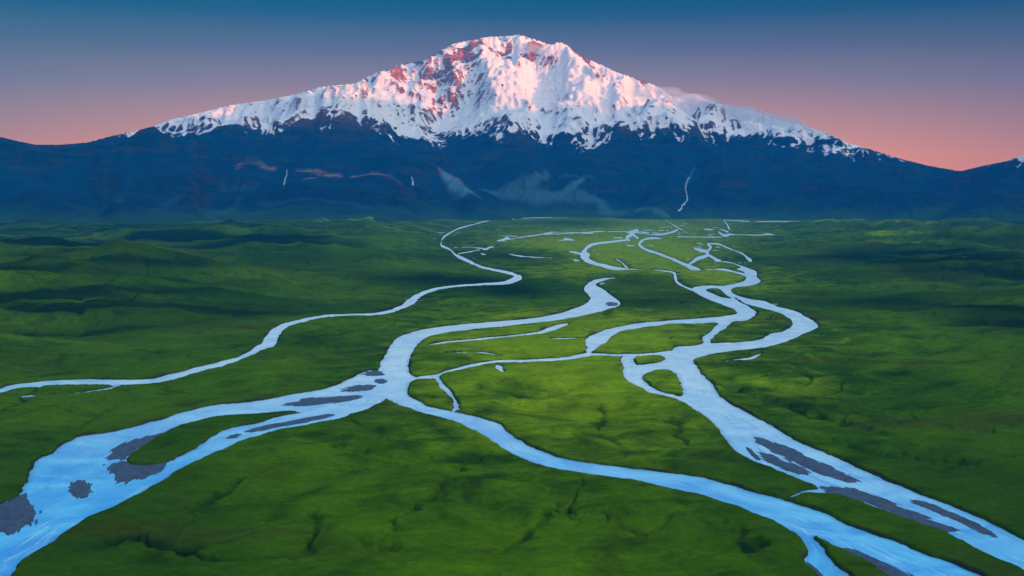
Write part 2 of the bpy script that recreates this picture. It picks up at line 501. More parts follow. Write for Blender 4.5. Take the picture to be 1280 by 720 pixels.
# ------------------------------------------------------------------ polar ground grid
vs = np.arange(830.0, 268.0, -0.55)
dlt = np.arctan((vs - 360.0) / F) + PITCH
r_f = H / np.tan(dlt)
r_in = np.geomspace(15.0, r_f[0] * 0.97, 22)
r_out = np.geomspace(r_f[-1] * 1.02, 27500.0, 24)
R = np.concatenate([r_in, r_f, r_out])
NI0 = len(r_in)
AZF = math.radians(27.5)
NC = 1640
az_f = np.linspace(-AZF, AZF, NC)
az_c = np.linspace(AZF, 2 * math.pi - AZF, 150)[1:-1]
AZ = np.concatenate([az_f, az_c])
X = R[:, None] * np.sin(AZ)[None, :]
Y = R[:, None] * np.cos(AZ)[None, :]
RR = np.broadcast_to(R[:, None], X.shape)
SD = np.full(X.shape, 1e4)         # distance to nearest bank line
WHO = np.zeros(X.shape, np.int8)
INS_M = np.zeros(X.shape, bool); INS_W = np.zeros(X.shape, bool); INS_I = np.zeros(X.shape, bool)
daz = az_f[1] - az_f[0]
ridx = np.arange(len(R))


def to_grid(poly):
    x, y = ground_point(poly[:, 0], poly[:, 1])
    r = np.hypot(x, y); a = np.arctan2(x, y)
    return x, y, np.interp(r, R, ridx), (a + AZF) / daz


def rasterise(poly, target, who):
    x, y, gi, gj = to_grid(poly)
    n = len(x)
    # scanline even-odd
    lo = max(int(math.ceil(gi.min())), 0); hi = min(int(gi.max()), len(R) - 1)
    tmp = {}
    for k in range(n):
        i0, i1, j0, j1 = gi[k], gi[(k + 1) % n], gj[k], gj[(k + 1) % n]
        if i0 == i1: continue
        a, b = (i0, i1) if i0 < i1 else (i1, i0)
        for i in range(max(int(math.ceil(a)), 0), min(int(math.ceil(b)) - 1, len(R) - 1) + 1):
            tmp.setdefault(i, []).append(j0 + (j1 - j0) * (i - i0) / (i1 - i0))
    for i, js in tmp.items():
        js.sort()
        for a, b in zip(js[::2], js[1::2]):
            a = max(int(math.ceil(a)), 0); b = min(int(math.floor(b)), NC - 1)
            if b >= a: target[i, a:b + 1] = True
    LINES.append((x, y, gi, gj, who))


LINES = []


def wet_at(i, j):
    i = int(round(i)); j = int(round(j))
    if i < 0 or j < 0 or i >= len(R) or j >= NC: return None
    return WET[i, j]


def bank_distance(x, y, gi, gj, who):
    n = len(x)
    # distance to the bank lines in metres
    for k in range(n):
        k2 = (k + 1) % n
        ti, tj = gi[k2] - gi[k], gj[k2] - gj[k]
        tl = math.hypot(ti, tj) + 1e-9
        mi, mj = (gi[k] + gi[k2]) / 2, (gj[k] + gj[k2]) / 2
        s1 = wet_at(mi + tj / tl * 1.6, mj - ti / tl * 1.6); s2 = wet_at(mi - tj / tl * 1.6, mj + ti / tl * 1.6)
        if s1 and s2: continue              # a joint between two channels is no bank
        wi, wj = (44, 60) if gi[k] < 640 else (16, 24)
        i0 = int(max(min(gi[k], gi[k2]) - wi, 0)); i1 = int(min(max(gi[k], gi[k2]) + wi + 1, len(R)))
        j0 = int(max(min(gj[k], gj[k2]) - wj, 0)); j1 = int(min(max(gj[k], gj[k2]) + wj + 1, NC))
        if i1 <= i0 or j1 <= j0: continue
        sx = X[i0:i1, j0:j1]; sy = Y[i0:i1, j0:j1]
        ex, ey = x[k2] - x[k], y[k2] - y[k]
        L = ex * ex + ey * ey + 1e-9
        t = np.clip(((sx - x[k]) * ex + (sy - y[k]) * ey) / L, 0, 1)
        d = np.hypot(sx - x[k] - t * ex, sy - y[k] - t * ey)
        s = SD[i0:i1, j0:j1]; w = WHO[i0:i1, j0:j1]
        m_ = d < s
        s[m_] = d[m_]; w[m_] = who


def jitter(poly):
    """natural wobble of a bank line, well under its width"""
    x, y = ground_point(poly[:, 0], poly[:, 1])
    a = 0.12 + 0.0 * x
    du = perlin(x / 37.0, y / 37.0, 91) * 1.1 + perlin(x / 11.0, y / 11.0, 92) * 0.5
    dv = perlin(x / 37.0, y / 37.0, 93) * 0.5 + perlin(x / 11.0, y / 11.0, 94) * 0.25
    sc = np.clip((poly[:, 1] - 270) / 150.0, 0.15, 1.3)
    return poly + np.stack([du * sc, dv * sc], 1)


for p in MAIN: rasterise(jitter(p), INS_M, 1)
for p in WEST: rasterise(jitter(p), INS_W, 2)
for p in ISLES: rasterise(jitter(p), INS_I, 1)
WET = (INS_M | INS_W) & ~INS_I
for ln in LINES: bank_distance(*ln)
S = np.where(WET, -SD, SD)
# ragged waterline
pxm = np.maximum(RR / F, 0.9)
S = S + (perlin(X / (pxm * 9), Y / (pxm * 26), 201) * 1.3 + perlin(X / (pxm * 3.5), Y / (pxm * 9), 202) * 0.9) * np.minimum(pxm * 0.9, 4.0) * (SD < 9e3)
S = S + (perlin(X / 31.0, Y / 31.0, 203) * 2.2 + perlin(X / 9.0, Y / 9.0, 204) * 0.9) * (SD < 9e3) * sstep(3500, 1500, RR)
WET = S < 0
S0 = np.clip(S, -90, 90)
print('river raster', round(time.time() - T0, 1))

# coarse far-reaching distance to water
ci = np.arange(0, len(R), 9); cj = np.arange(0, X.shape[1], 9)
bi, bj = np.nonzero(WET[::3, ::3])
sel = rng.permutation(len(bi))[:2600]
bx = X[::3, ::3][bi[sel], bj[sel]]; by = Y[::3, ::3][bi[sel], bj[sel]]
cx = X[np.ix_(ci, cj)]; cy = Y[np.ix_(ci, cj)]
CD = np.empty(cx.shape)
for k in range(cx.shape[0]):
    CD[k] = np.sqrt(((cx[k][:, None] - bx) ** 2 + (cy[k][:, None] - by) ** 2).min(1))
fj = np.arange(X.shape[1])
tmp = np.array([np.interp(fj, cj, CD[k]) for k in range(len(ci))])
pos = np.interp(np.arange(len(R)), ci, np.arange(len(ci)))
p0 = np.clip(pos.astype(int), 0, len(ci) - 2); ft = (pos - p0)[:, None]
WD = tmp[p0] * (1 - ft) + tmp[p0 + 1] * ft
WD = np.minimum(WD, np.where(S > 0, S + 1e9 * (S > 9e3), 0) + 40.0 * (S > 0) + 1e5 * (S > 9e3))

# ------------------------------------------------------------------ meadow relief
cell = np.interp(RR, R, np.gradient(R))
lat = X - 0.10 * Y                                 # lateral offset from the river corridor
side = sstep(250, 1500, np.abs(lat) - 0.05 * Y)
wcalm = sstep(25, 420, WD)
farf = sstep(11500, 9500, RR)
left = X < 0
a1 = math.radians(12)
ux = X * math.cos(a1) + Y * math.sin(a1); uy = -X * math.sin(a1) + Y * math.cos(a1)
swl = fbm(ux / 2300.0, uy / 640.0, 5, 3, 0.48)
a2 = math.radians(-38)
vx = X * math.cos(a2) + Y * math.sin(a2); vy = -X * math.sin(a2) + Y * math.cos(a2)
swr = fbm(vx / 1900.0, vy / 520.0, 5, 11, 0.48)
bl = sstep(-300, 700, X)
sw = swl * (1 - bl) + swr * bl
hills = (sw * 190 * (1 - 0.6 * sstep(4500, 8500, RR)) + 30 + ridged(ux / 700.0 + sw, uy / 330.0, 4, 35) * 38 * (1 - bl) + ridged(vx / 700.0 + sw, vy / 300.0, 4, 36) * 38 * bl) * side * wcalm * farf
hum = fbm(X / 210.0, Y / 170.0, 6, 21, 0.5)
rid = ridged(X / 340.0 + 0.3 * hum, Y / 260.0, 4, 31)
small = (hum * 18.0 - sstep(0.62, 0.98, rid) * 9.0) * sstep(6, 130, WD) * farf
ridl = fbm(X / 60.0, Y / 60.0, 4, 45) * 1.8 * sstep(8, 60, WD) * sstep(6000, 3000, RR)
dw = fbm(X / 240.0, Y / 240.0, 3, 46) * 110
ln1 = np.abs(perlin((X * 0.8 - Y * 0.6 + dw) / 150.0, (X * 0.6 + Y * 0.8 + dw) / 330.0, 47))
DRN = sstep(0.06, 0.0, ln1) * sstep(0.0, 0.35, fbm(X / 300.0, Y / 300.0, 2, 48) + 0.1) * sstep(8, 40, WD) * sstep(5000, 2500, RR)
small = small - 3.4 * DRN
tuft = ridl + fbm(X / 16.0, Y / 16.0, 3, 41) * 0.9 * sstep(3, 25, np.minimum(WD, np.abs(S))) * sstep(4500, 1500, RR)
Z = hills + small + tuft
CRE = np.zeros(X.shape)
# named gullies and knolls seen on the near meadow (polyline, width, depth)
def crease(pts, width, depth):
    global Z
    p = cat([(a, b) for a, b in pts], False, 3)
    x, y = ground_point(p[:, 0], p[:, 1])
    r = np.hypot(x, y); a = np.arctan2(x, y)
    i0 = max(np.searchsorted(R, r.min() - 4 * width), 0); i1 = np.searchsorted(R, r.max() + 4 * width)
    ma = 4 * width / r.min()
    j0 = int(max((a.min() - ma + AZF) / daz, 0)); j1 = int(min((a.max() + ma + AZF) / daz, NC))
    sx = X[i0:i1, j0:j1]; sy = Y[i0:i1, j0:j1]
    wob = 1 + 0.6 * fbm(sx / 30.0, sy / 30.0, 3, 77)
    sx = sx + fbm(sx / 26.0, sy / 26.0, 3, 78) * 16; sy = sy + fbm(sx / 26.0, sy / 26.0, 3, 79) * 16
    width = width * 0.75
    d = np.full(sx.shape, 1e9); tap = np.zeros(sx.shape)
    for k in range(len(x) - 1):
        ex, ey = x[k + 1] - x[k], y[k + 1] - y[k]
        t = np.clip(((sx - x[k]) * ex + (sy - y[k]) * ey) / (ex * ex + ey * ey + 1e-9), 0, 1)
        dk = np.hypot(sx - x[k] - t * ex, sy - y[k] - t * ey)
        f = (k + t) / (len(x) - 1)
        tap = np.where(dk < d, np.sin(np.pi * np.clip(f, 0, 1)) ** 0.7, tap)
        d = np.minimum(d, dk)
    tap = tap * (0.55 + 0.9 * np.clip(fbm(sx / 45.0, sy / 45.0, 2, 80) + 0.4, 0, 1))
    g_ = tap * np.exp(-(d * wob / (width * 1.1)) ** 2)
    CRE[i0:i1, j0:j1] = np.maximum(CRE[i0:i1, j0:j1], g_)
    Z[i0:i1, j0:j1] -= 1.9 * depth * tap * np.exp(-(d * wob / width) ** 2) * sstep(3, 20, WD[i0:i1, j0:j1])


for pts, w, d in [
    ([(615,565),(590,577),(570,590),(555,603),(545,620),(520,640),(490,665),(465,700)], 5, 4.5),
    ([(385,640),(400,655),(385,680),(360,705)], 7, 4),
    ([(530,535),(500,550),(470,562),(445,575)], 5, 3),
    ([(724,594),(723,612),(716,628),(712,645),(718,660)], 3.5, 3),
    ([(735,645),(755,648),(790,660),(820,672)], 4, 3),
    ([(910,650),(930,670),(945,684),(925,690)], 10, 5),
    ([(905,470),(915,485),(960,500),(1010,518),(1060,530),(1120,555)], 16, 8),
    ([(1000,545),(1060,556),(1120,570),(1200,585),(1290,600)], 14, 6),
    ([(640,492),(660,500),(690,490),(720,485)], 9, 5),
    ([(750,500),(752,520),(748,540)], 6, 3),
    ([(835,520),(850,545),(862,560)], 6, 3),
    ([(95,540),(115,528),(135,515),(150,505)], 5, 3),
    ([(60,475),(30,500),(0,520)], 6, 2),
    ([(700,600),(690,640),(650,670),(600,700)], 8, 3),
    ([(240,640),(300,600),(360,580)], 8, 3),
    ([(100,690),(160,670),(230,680),(300,700)], 9, 4)]:
    crease(pts, w, d)

bw = np.maximum(3.2, cell * 0.9)
WL = -2.6
Z = np.where(S > 0, WL + (Z - WL + 0.6) * sstep(0, 1, np.clip(S / bw, 0, 1)) ** 0.8, WL - 1.8 * sstep(0, 1, np.clip(-S / bw, 0, 1)))
# sink the plain under the foot of the mountains
Z = Z - 60 * sstep(15000, 18000, RR)
sw_ = bw * (0.25 + 2.2 * np.clip(fbm(X / 70.0, Y / 70.0, 3, 206) + 0.05, 0, 1))
soil = 0.8 * np.clip(1 - (S - sw_ * 0.6) / (sw_ * 0.7), 0, 1) * sstep(7000, 3500, RR)
soil = np.maximum(soil, 0)

# vegetation: lush corridor between the channels, heath on the drier swells, plus painted shade
veg_shade = 0.85 * sstep(0.25, -0.05, np.abs(lat) / (Y.clip(50)) - 0.02) * sstep(1800, 5200, RR) * sstep(1500, 200, WD)
veg_shade += 0.25 * sstep(900, 100, WD) * sstep(700, 1500, RR) * sstep(6000, 3500, RR)
def spot(u, v, ru, rv, amt):
    """a patch of other vegetation round a point of the plain; one paints a shade band"""
    global veg_shade
    x, y = ground_point(u, v)
    xr, _ = ground_point(u + ru, v); _, yr = ground_point(u, v - rv)
    q = ((X - x) / (xr - x)) ** 2 + ((Y - y) / (yr - y)) ** 2
    veg_shade = veg_shade + amt * np.exp(-q)
for a in [(650,365,70,12,-1.3),(800,352,60,9,-1.4),(800,378,90,9,-1.2),(650,322,60,9,-1.2),(600,350,60,8,-0.7),
          (240,312,170,5,-1.2),(60,328,80,5,-1.0),(1100,325,150,9,-1.2),(1200,345,120,10,-1.1),(1050,380,110,10,-0.8),  # first entry here paints the shade band on the left
          (560,330,50,8,-0.5),(520,350,90,10,-0.9),(300,392,150,9,-0.6),(60,410,100,16,-0.35),(1230,400,90,25,-0.8),
          (780,312,50,9,0.5),(830,312,30,8,0.6),(720,305,80,7,0.4),(790,425,60,8,0.4),(640,430,110,9,0.6),(900,345,30,8,0.5),
          (762,495,12,10,0.9),(350,455,90,10,0.2),(930,683,16,6,-1.0),(560,480,40,14,0.2),(700,470,90,25,0.2),
          (960,480,80,10,0.25),(640,490,30,8,-0.5),(900,271,70,1.2,0.8),(60,284,60,1.8,0.7),(300,281,70,1.6,0.7),(790,309,60,8,0.5),(840,350,50,8,0.3)]:
    spot(*a)
veg_shade -= 0.60 * CRE + 0.32 * DRN  # gullies and drains darkened, crease shade painted into the grass colour
veg_shade -= 0.42 * sstep(0.16, 0.46, np.abs(lat) / np.maximum(Y, 50)) + 0.12 * sstep(0.02, 0.3, -lat / np.maximum(Y, 50)) * sstep(1500, 3000, RR)  # darker towards both sides, edge falloff painted into the grass
veg_shade += 1.5 * np.clip(np.abs(fbm(ux / 1500.0, uy / 210.0, 4, 61)) * 2 - 0.25, -0.3, 0.5) * side * (1 - bl) * sstep(1500, 3000, RR)
veg_shade += 1.5 * np.clip(np.abs(fbm(vx / 1500.0, vy / 210.0, 4, 63)) * 2 - 0.25, -0.3, 0.5) * side * bl * sstep(1200, 2500, RR)
veg_shade += 0.45 * sstep(0.22, 0.0, np.abs(X - 0.06 * Y) / np.maximum(Y, 50)) * sstep(900, 1700, RR) * sstep(3600, 2400, RR)
veg_shade *= (S > 0)
me = grid_mesh('meadow', X, Y, Z, wrap=True, attrs={'veg_shade': veg_shade, 'soil': soil})
put('meadow', me, M_MEADOW, 'green grassy valley floor cut by braided river channels below the snowy mountain', 'meadow', 'structure')
print('meadow', round(time.time() - T0, 1), X.shape)

# ------------------------------------------------------------------ water sheets
def water(name, who, label, cat_):
    near = (S < bw * 1.2) & (SD < 9e3) | WET
    own = near & (WHO == who) if who == 2 else near & (WHO != 2)
    if who == 2: own = near & (WHO == 2)
    k = own[:-1, :-1] | own[1:, :-1] | own[:-1, 1:] | own[1:, 1:]
    if who == 1:
        o2 = near & (WHO == 2)
        k2 = o2[:-1, :-1] | o2[1:, :-1] | o2[:-1, 1:] | o2[1:, 1:]
        k &= ~k2
    k[:, NC - 1:] = False
    keep = k
    edge = sstep(-7, -1, S) * sstep(3000, 1500, RR)
    me_ = grid_mesh(name, X, Y, np.full(X.shape, WL), keep=keep, attrs={'edge': edge, 'across': S0, 'silt_sheen': sstep(950, 1900, RR + 0.35 * X)})  # last attribute paints the pale far sheen by distance
    return put(name, me_, M_WATER, label, cat_, 'structure')


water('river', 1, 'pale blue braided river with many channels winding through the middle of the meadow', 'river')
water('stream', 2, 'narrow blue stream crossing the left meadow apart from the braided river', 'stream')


# ------------------------------------------------------------------ gravel bars
def gravel_bar(label, pts):
    p = cat(pts, True, 4)
    x, y = ground_point(p[:, 0], p[:, 1], WL)
    c0 = np.array([x.mean(), y.mean()]); d = np.stack([x, y], 1) - c0
    _, ev = np.linalg.eigh(np.cov(d.T)); ax = ev[:, 1]; pr = np.array([-ax[1], ax[0]])
    s_, q_ = d @ ax, d @ pr
    wid = q_.max() - q_.min(); ln_ = s_.max() - s_.min()
    st = max(0.3, math.sqrt(ln_ * wid / 20000.0)); m_ = 0.10 * wid + 2 * st
    A, B = np.meshgrid(np.arange(s_.min() - m_, s_.max() + m_, st * 1.3), np.arange(q_.min() - m_, q_.max() + m_, st / 1.3))
    ins = np.zeros(A.shape, bool); dd = np.full(A.shape, 1e9)
    n = len(x)
    for k in range(n):
        k2 = (k + 1) % n
        x0, y0, x1, y1 = s_[k], q_[k], s_[k2], q_[k2]
        if y0 != y1:
            ins ^= ((B < max(y0, y1)) & (B >= min(y0, y1)) & (A < x0 + (x1 - x0) * (B - y0) / (y1 - y0)))
        ex, ey = x1 - x0, y1 - y0
        t = np.clip(((A - x0) * ex + (B - y0) * ey) / (ex * ex + ey * ey + 1e-9), 0, 1)
        dd = np.minimum(dd, np.hypot(A - x0 - t * ex, B - y0 - t * ey))
    sd_ = np.where(ins, dd, -dd) / max(wid * 0.5, 1.0)
    Lx = max(wid, 8.0)
    nz = fbm(A / (Lx * 0.8) + c0[0], B / (Lx * 0.13) + c0[1], 4, 171, 0.5)
    z = WL + 0.35 * np.clip(sd_ * 2.2, -1.6, 1.0) + 0.04 + nz * 0.42 * sstep(1.2, 0.0, sd_)
    k_ = (z > WL - 0.12)
    kf = (k_[:-1, :-1] | k_[1:, :-1] | k_[:-1, 1:] | k_[1:, 1:]) & (sd_[:-1, :-1] > -0.45)
    GX_ = c0[0] + ax[0] * A + pr[0] * B; GY_ = c0[1] + ax[1] * A + pr[1] * B
    me_ = grid_mesh('gravel_bar', GX_, GY_, np.minimum(z, WL + 0.75), keep=kf)
    if me_.polygons and me_.polygons[0].normal.z < 0: me_.flip_normals()
    return put('gravel_bar', me_, M_GRAVEL, label, 'gravel bar', 'structure', 'gravel bars in the river')


for lb, pts in BARS: gravel_bar(lb, pts)

# ================================================================== the mountain
SIL = [(-400,190),(-200,178),(0,171),(20,176),(45,181),(75,181),(110,178),(135,171),(160,166),(185,160),(215,149),(250,141),
       (290,131),(330,126),(370,118),(400,109),(420,107),(445,104),(470,91),(500,81),(530,75),(552,63),(565,55),(590,50),(600,48),
       (610,46),(640,45),(648,43),(657,46),(670,50),(688,56),(700,53),(710,57),(717,63),(730,72),(745,78),(770,90),(790,97),(810,103),
       (825,110),(840,121),(855,119),(868,117),(885,125),(910,134),(940,139),(970,148),(1000,156),(1030,165),(1060,179),
       (1080,184),(1120,197),(1160,207),(1200,214),(1230,207),(1260,201),(1280,193),(1450,170),(1700,185)]
SNOWL = [(-400,150),(0,165),(180,166),(300,161),(430,153),(470,160),(520,172),(560,168),(600,160),(650,172),(740,176),(800,168),
         (880,166),(960,170),(1060,186),(1280,206),(1700,210)]
LIP = [(-400,212),(0,218),(200,216),(300,212),(400,208),(500,210),(550,216),(600,240),(660,238),(720,236),(800,226),(860,224),(1000,222),(1280,232),(1700,220)]
BENCH = [(-400,262),(0,262),(150,266),(300,258),(450,262),(600,262),(700,262),(800,262),(1000,262),(1280,262),(1700,262)]
FOOT = [(-400,274),(0,275),(110,277),(150,286),(240,284),(262,277),(400,279),(470,280),(560,274),(640,270),(700,269),(780,272),
        (850,270),(900,274),(1000,275),(1280,273),(1700,273)]
DC = [(-400,15500),(0,15200),(70,16800),(150,18500),(400,19600),(640,20000),(850,19600),(1050,18600),(1180,17000),(1215,15800),(1280,15200),(1700,15000)]


def tab(L):
    a = np.array(L, float)
    if L is DC:
        az, _ = elev_of(a[:, 0], np.full(len(a), 240.0)); return az, a[:, 1]
    az, e = elev_of(a[:, 0], a[:, 1]); return az, e


STEP = 22.0
gx = np.arange(-15000, 15001, STEP); gy = np.arange(7800, 27500, STEP)
MX, MY = np.meshgrid(gx, gy)
MR = np.hypot(MX, MY); MA = np.arctan2(MX, MY)
# domain warp so that the levels wander
wr = fbm(MX / 2600.0, MY / 2600.0, 5, 51) * 1500
wa = fbm(MX / 1700.0, MY / 1700.0, 4, 58) * 0.012
Rw = MR + wr * sstep(11000, 13500, MR) * sstep(20500, 17500, MR)
Aw = MA
def lv(L, A=None): return np.interp(Aw if A is None else A, *tab(L))
dc = lv(DC)
eF = lv(FOOT); dF = np.clip(-H / eF, 7800, 13500) + fbm(MX / 900.0, MY / 900.0, 4, 52) * 900
eB, eL, eS, eC = lv(BENCH, Aw + wa), lv(LIP, Aw + wa), lv(SNOWL), lv(SIL)
dB = dF + 0.11 * (dc - dF); dL = dF + 0.30 * (dc - dF); dS = dF + 0.60 * (dc - dF)
hF, hB, hL, hS, hC = 0 * dF, H + eB * dB, H + eL * dL, H + eS * dS, H + eC * dc
def seg(x, a, b, ha, hb, p=1.0):
    t = np.clip((x - a) / (b - a), 0, 1)
    return ha + (hb - ha) * t ** p
base = np.where(Rw < dF, -40 + 0 * dF, 0)
base = np.where((Rw >= dF) & (Rw < dB), seg(Rw, dF, dB, hF - 8, hB, 0.8), base)
base = np.where((Rw >= dB) & (Rw < dL), seg(Rw, dB, dL, hB, hL, 1.15), base)
base = np.where((Rw >= dL) & (Rw < dS), seg(Rw, dL, dS, hL, hS, 1.0), base)
base = np.where((Rw >= dS) & (Rw < dc), seg(Rw, dS, dc, hS, hC, 1.25), base)
base = np.where(Rw >= dc, hC - 0.42 * (Rw - dc) * (0.4 + 0.6 * sstep(0, 1500, Rw - dc)), base)
hgt = np.maximum(base, -60)


def blur(a, n=1):
    for _ in range(n):
        p = np.pad(a, 1, mode='edge')
        a = (p[:-2, 1:-1] + p[2:, 1:-1] + p[1:-1, :-2] + p[1:-1, 2:] + 4 * p[1:-1, 1:-1]) / 8
    return a


hgt = blur(hgt, 10)


def ridge(pts, k=0.62, soft=60.0):
    """a rock rib descending from the crest; points are (u, v, distance)"""
    global hgt
    p = np.array(pts, float)
    p = np.array([p[0]] + [x for a, b in zip(p[:-1], p[1:]) for x in (a * .5 + b * .5, b)])
    az, e = elev_of(p[:, 0], p[:, 1])
    x = p[:, 2] * np.sin(az); y = p[:, 2] * np.cos(az); h = H + e * p[:, 2]
    reach = 2200
    i0 = np.searchsorted(gy, y.min() - reach); i1 = np.searchsorted(gy, y.max() + reach)
    j0 = np.searchsorted(gx, x.min() - reach); j1 = np.searchsorted(gx, x.max() + reach)
    sx = MX[i0:i1, j0:j1]; sy = MY[i0:i1, j0:j1]
    ox = fbm(sx / 600.0, sy / 600.0, 4, 66) * 170; oy = fbm(sx / 600.0, sy / 600.0, 4, 69) * 170
    sx = sx + ox; sy = sy + oy
    best = np.full(sx.shape, -1e9)
    for a in range(len(x) - 1):
        ex, ey = x[a + 1] - x[a], y[a + 1] - y[a]
        t = np.clip(((sx - x[a]) * ex + (sy - y[a]) * ey) / (ex * ex + ey * ey), 0, 1)
        d = np.hypot(sx - x[a] - t * ex, sy - y[a] - t * ey)
        hr = h[a] + (h[a + 1] - h[a]) * t
        best = np.maximum(best, hr - k * (np.sqrt(d * d + 900) - 30))
    z = hgt[i0:i1, j0:j1]
    dd = best - z
    hgt[i0:i1, j0:j1] = z + np.where(dd > soft, dd, np.where(dd > -soft, (dd + soft) ** 2 / (4 * soft), 0))


ridge([(598,52,19600),(610,85,18500),(617,112,17500),(622,140,16600),(643,166,15700),(655,188,15000),(662,215,14200)])
ridge([(497,84,19200),(470,98,18200),(446,108,17400),(434,126,16700),(448,156,15800),(478,184,15000),(500,205,14300)])
ridge([(842,121,19000),(826,132,17600),(812,139,16700),(790,154,16200),(765,171,15700),(742,187,15200),(725,205,14600)])
ridge([(812,139,16700),(846,154,16200),(880,172,15600),(905,196,14800),(915,220,14000)])
ridge([(706,58,19500),(728,92,18400),(722,128,17300),(708,158,16300),(712,184,15400),(705,210,14600)])
ridge([(770,92,19000),(768,118,17800),(762,145,16800),(752,168,16000)])
ridge([(540,72,19400),(532,105,18300),(520,138,17200),(528,165,16300)], 0.6)
ridge([(400,110,19200),(385,135,17600),(370,156,16500),(350,185,15400),(345,212,14300)], 0.5)
ridge([(290,132,18800),(285,150,17300),(265,172,16000),(250,205,14500)], 0.5)
ridge([(205,153,18200),(200,170,16500),(180,200,15000),(160,230,13500)], 0.5)
ridge([(930,140,18600),(955,160,17000),(985,180,15800),(1010,215,14300)], 0.5)
ridge([(1020,165,18200),(1060,185,16500),(1100,210,15000),(1130,240,13200)], 0.5)
ridge([(535,178,15600),(556,206,14600),(580,228,13600),(597,246,12700),(612,264,11900)], 0.55)
ridge([(0,172,15200),(30,200,14000),(60,235,12300),(85,262,10800)], 0.5)
ridge([(110,178,16500),(130,215,14200),(160,250,12000),(205,272,10400)], 0.45)
ridge([(1275,195,15200),(1250,225,13600),(1235,255,12000)], 0.5)
ridge([(860,200,15400),(840,225,14000),(820,250,12600)], 0.5)

def bowl(u, v, dist, ru, rl, dep):
    global hgt
    az_, _ = elev_of(u, v)
    x, y = dist * math.sin(az_), dist * math.cos(az_)
    hgt = hgt - dep * np.exp(-((MX - x) / ru) ** 2 - ((MY - y) / rl) ** 2)


bowl(575, 125, 18100, 420, 900, 330)
bowl(675, 110, 18300, 380, 900, 200)
bowl(395, 140, 18000, 420, 800, 160)
bowl(755, 150, 17300, 320, 700, 150)
bowl(860, 150, 17700, 380, 700, 160)
# rib and gully texture, then running water carves it
steepness = sstep(-20, 900, hgt)
rn = ridged(MX / 1900.0 + 0.25 * fbm(MX / 900.0, MY / 900.0, 3, 81), MY / 2300.0, 6, 83, 0.5)
amp = 60 + 330 * sstep(150, 1500, hgt)
amp *= sstep(-30, 120, hgt)
hgt = hgt + (rn - 0.42) * amp
hgt += fbm(MX / 330.0, MY / 330.0, 5, 88) * 42 * sstep(-10, 300, hgt)
DET = (ridged(MX / 260.0, MY / 420.0, 4, 89) - 0.4) * 46 * sstep(900, 1500, hgt)


def erode(h, n, steps, seed, dep=0.3, ero=0.3, cap=5.0):
    r_ = np.random.RandomState(seed)
    ny, nx = h.shape
    h = h / STEP
    hf = h.ravel()
    px = r_.rand(n) * (nx - 4) + 1; py = r_.rand(n) * (ny - 4) + 1
    dx = np.zeros(n); dy = np.zeros(n); sed = np.zeros(n); vel = np.ones(n); wat = np.ones(n)
    for s_ in range(steps):
        ix = px.astype(int); iy = py.astype(int); fx = px - ix; fy = py - iy
        b = iy * nx + ix
        h00 = hf[b]; h10 = hf[b + 1]; h01 = hf[b + nx]; h11 = hf[b + nx + 1]
        gx_ = (h10 - h00) * (1 - fy) + (h11 - h01) * fy
        gy_ = (h01 - h00) * (1 - fx) + (h11 - h10) * fx
        dx = dx * 0.15 - gx_ * 0.85; dy = dy * 0.15 - gy_ * 0.85
        ln = np.hypot(dx, dy) + 1e-9; dx /= ln; dy /= ln
        h0 = h00 * (1 - fx) * (1 - fy) + h10 * fx * (1 - fy) + h01 * (1 - fx) * fy + h11 * fx * fy
        px2 = np.clip(px + dx, 1, nx - 3); py2 = np.clip(py + dy, 1, ny - 3)
        jx = px2.astype(int); jy = py2.astype(int); ax = px2 - jx; ay = py2 - jy
        c = jy * nx + jx
        h1 = hf[c] * (1 - ax) * (1 - ay) + hf[c + 1] * ax * (1 - ay) + hf[c + nx] * (1 - ax) * ay + hf[c + nx + 1] * ax * ay
        dh = h1 - h0
        carry = np.maximum(-dh, 0.01) * vel * wat * cap
        up = dh > 0
        depo = np.where(up, np.minimum(dh, sed), np.where(sed > carry, (sed - carry) * dep, 0))
        er = np.where(~up & (sed <= carry), np.minimum((carry - sed) * ero, -dh), 0)
        delta = depo - er
        sed -= delta
        for o_, w_ in ((0, (1 - fx) * (1 - fy)), (1, fx * (1 - fy)), (nx, (1 - fx) * fy), (nx + 1, fx * fy)):
            hf += np.bincount(b + o_, weights=delta * w_, minlength=hf.size)[:hf.size] if n > 40000 else 0
        vel = np.sqrt(np.maximum(vel * vel - dh * 4.0, 0.01)); vel = np.minimum(vel, 3.0)
        wat *= 0.985
        px, py = px2, py2
    return hf.reshape(ny, nx) * STEP


h_before = hgt.copy()
for k_ in range(2):
    hgt = erode(hgt, 70000, 45, 100 + k_)
    hgt = np.clip(hgt, h_before - 130, h_before + 60)
hgt = blur(hgt, 1) + DET
print('eroded', round(time.time() - T0, 1))

# hold the skyline to the surveyed one
for it in range(3):
    nb = 900
    edges = np.linspace(-0.46, 0.46, nb + 1); cen = 0.5 * (edges[1:] + edges[:-1])
    e_ = (hgt - H) / MR
    b_ = np.clip(np.digitize(MA, edges) - 1, 0, nb - 1)
    top = np.full(nb, -1.0); np.maximum.at(top, b_.ravel(), e_.ravel())
    tgt = np.interp(cen, *tab(SIL))
    df = (tgt - top)
    df = np.convolve(np.pad(df, 2, mode='edge'), np.ones(5) / 5, 'valid')
    add = np.interp(MA, cen, df)
    wgt = sstep(0.25, 0.85, np.clip((hgt - 0) / np.maximum(hC, 1), 0, 1.2))
    hgt = hgt + add * MR * wgt

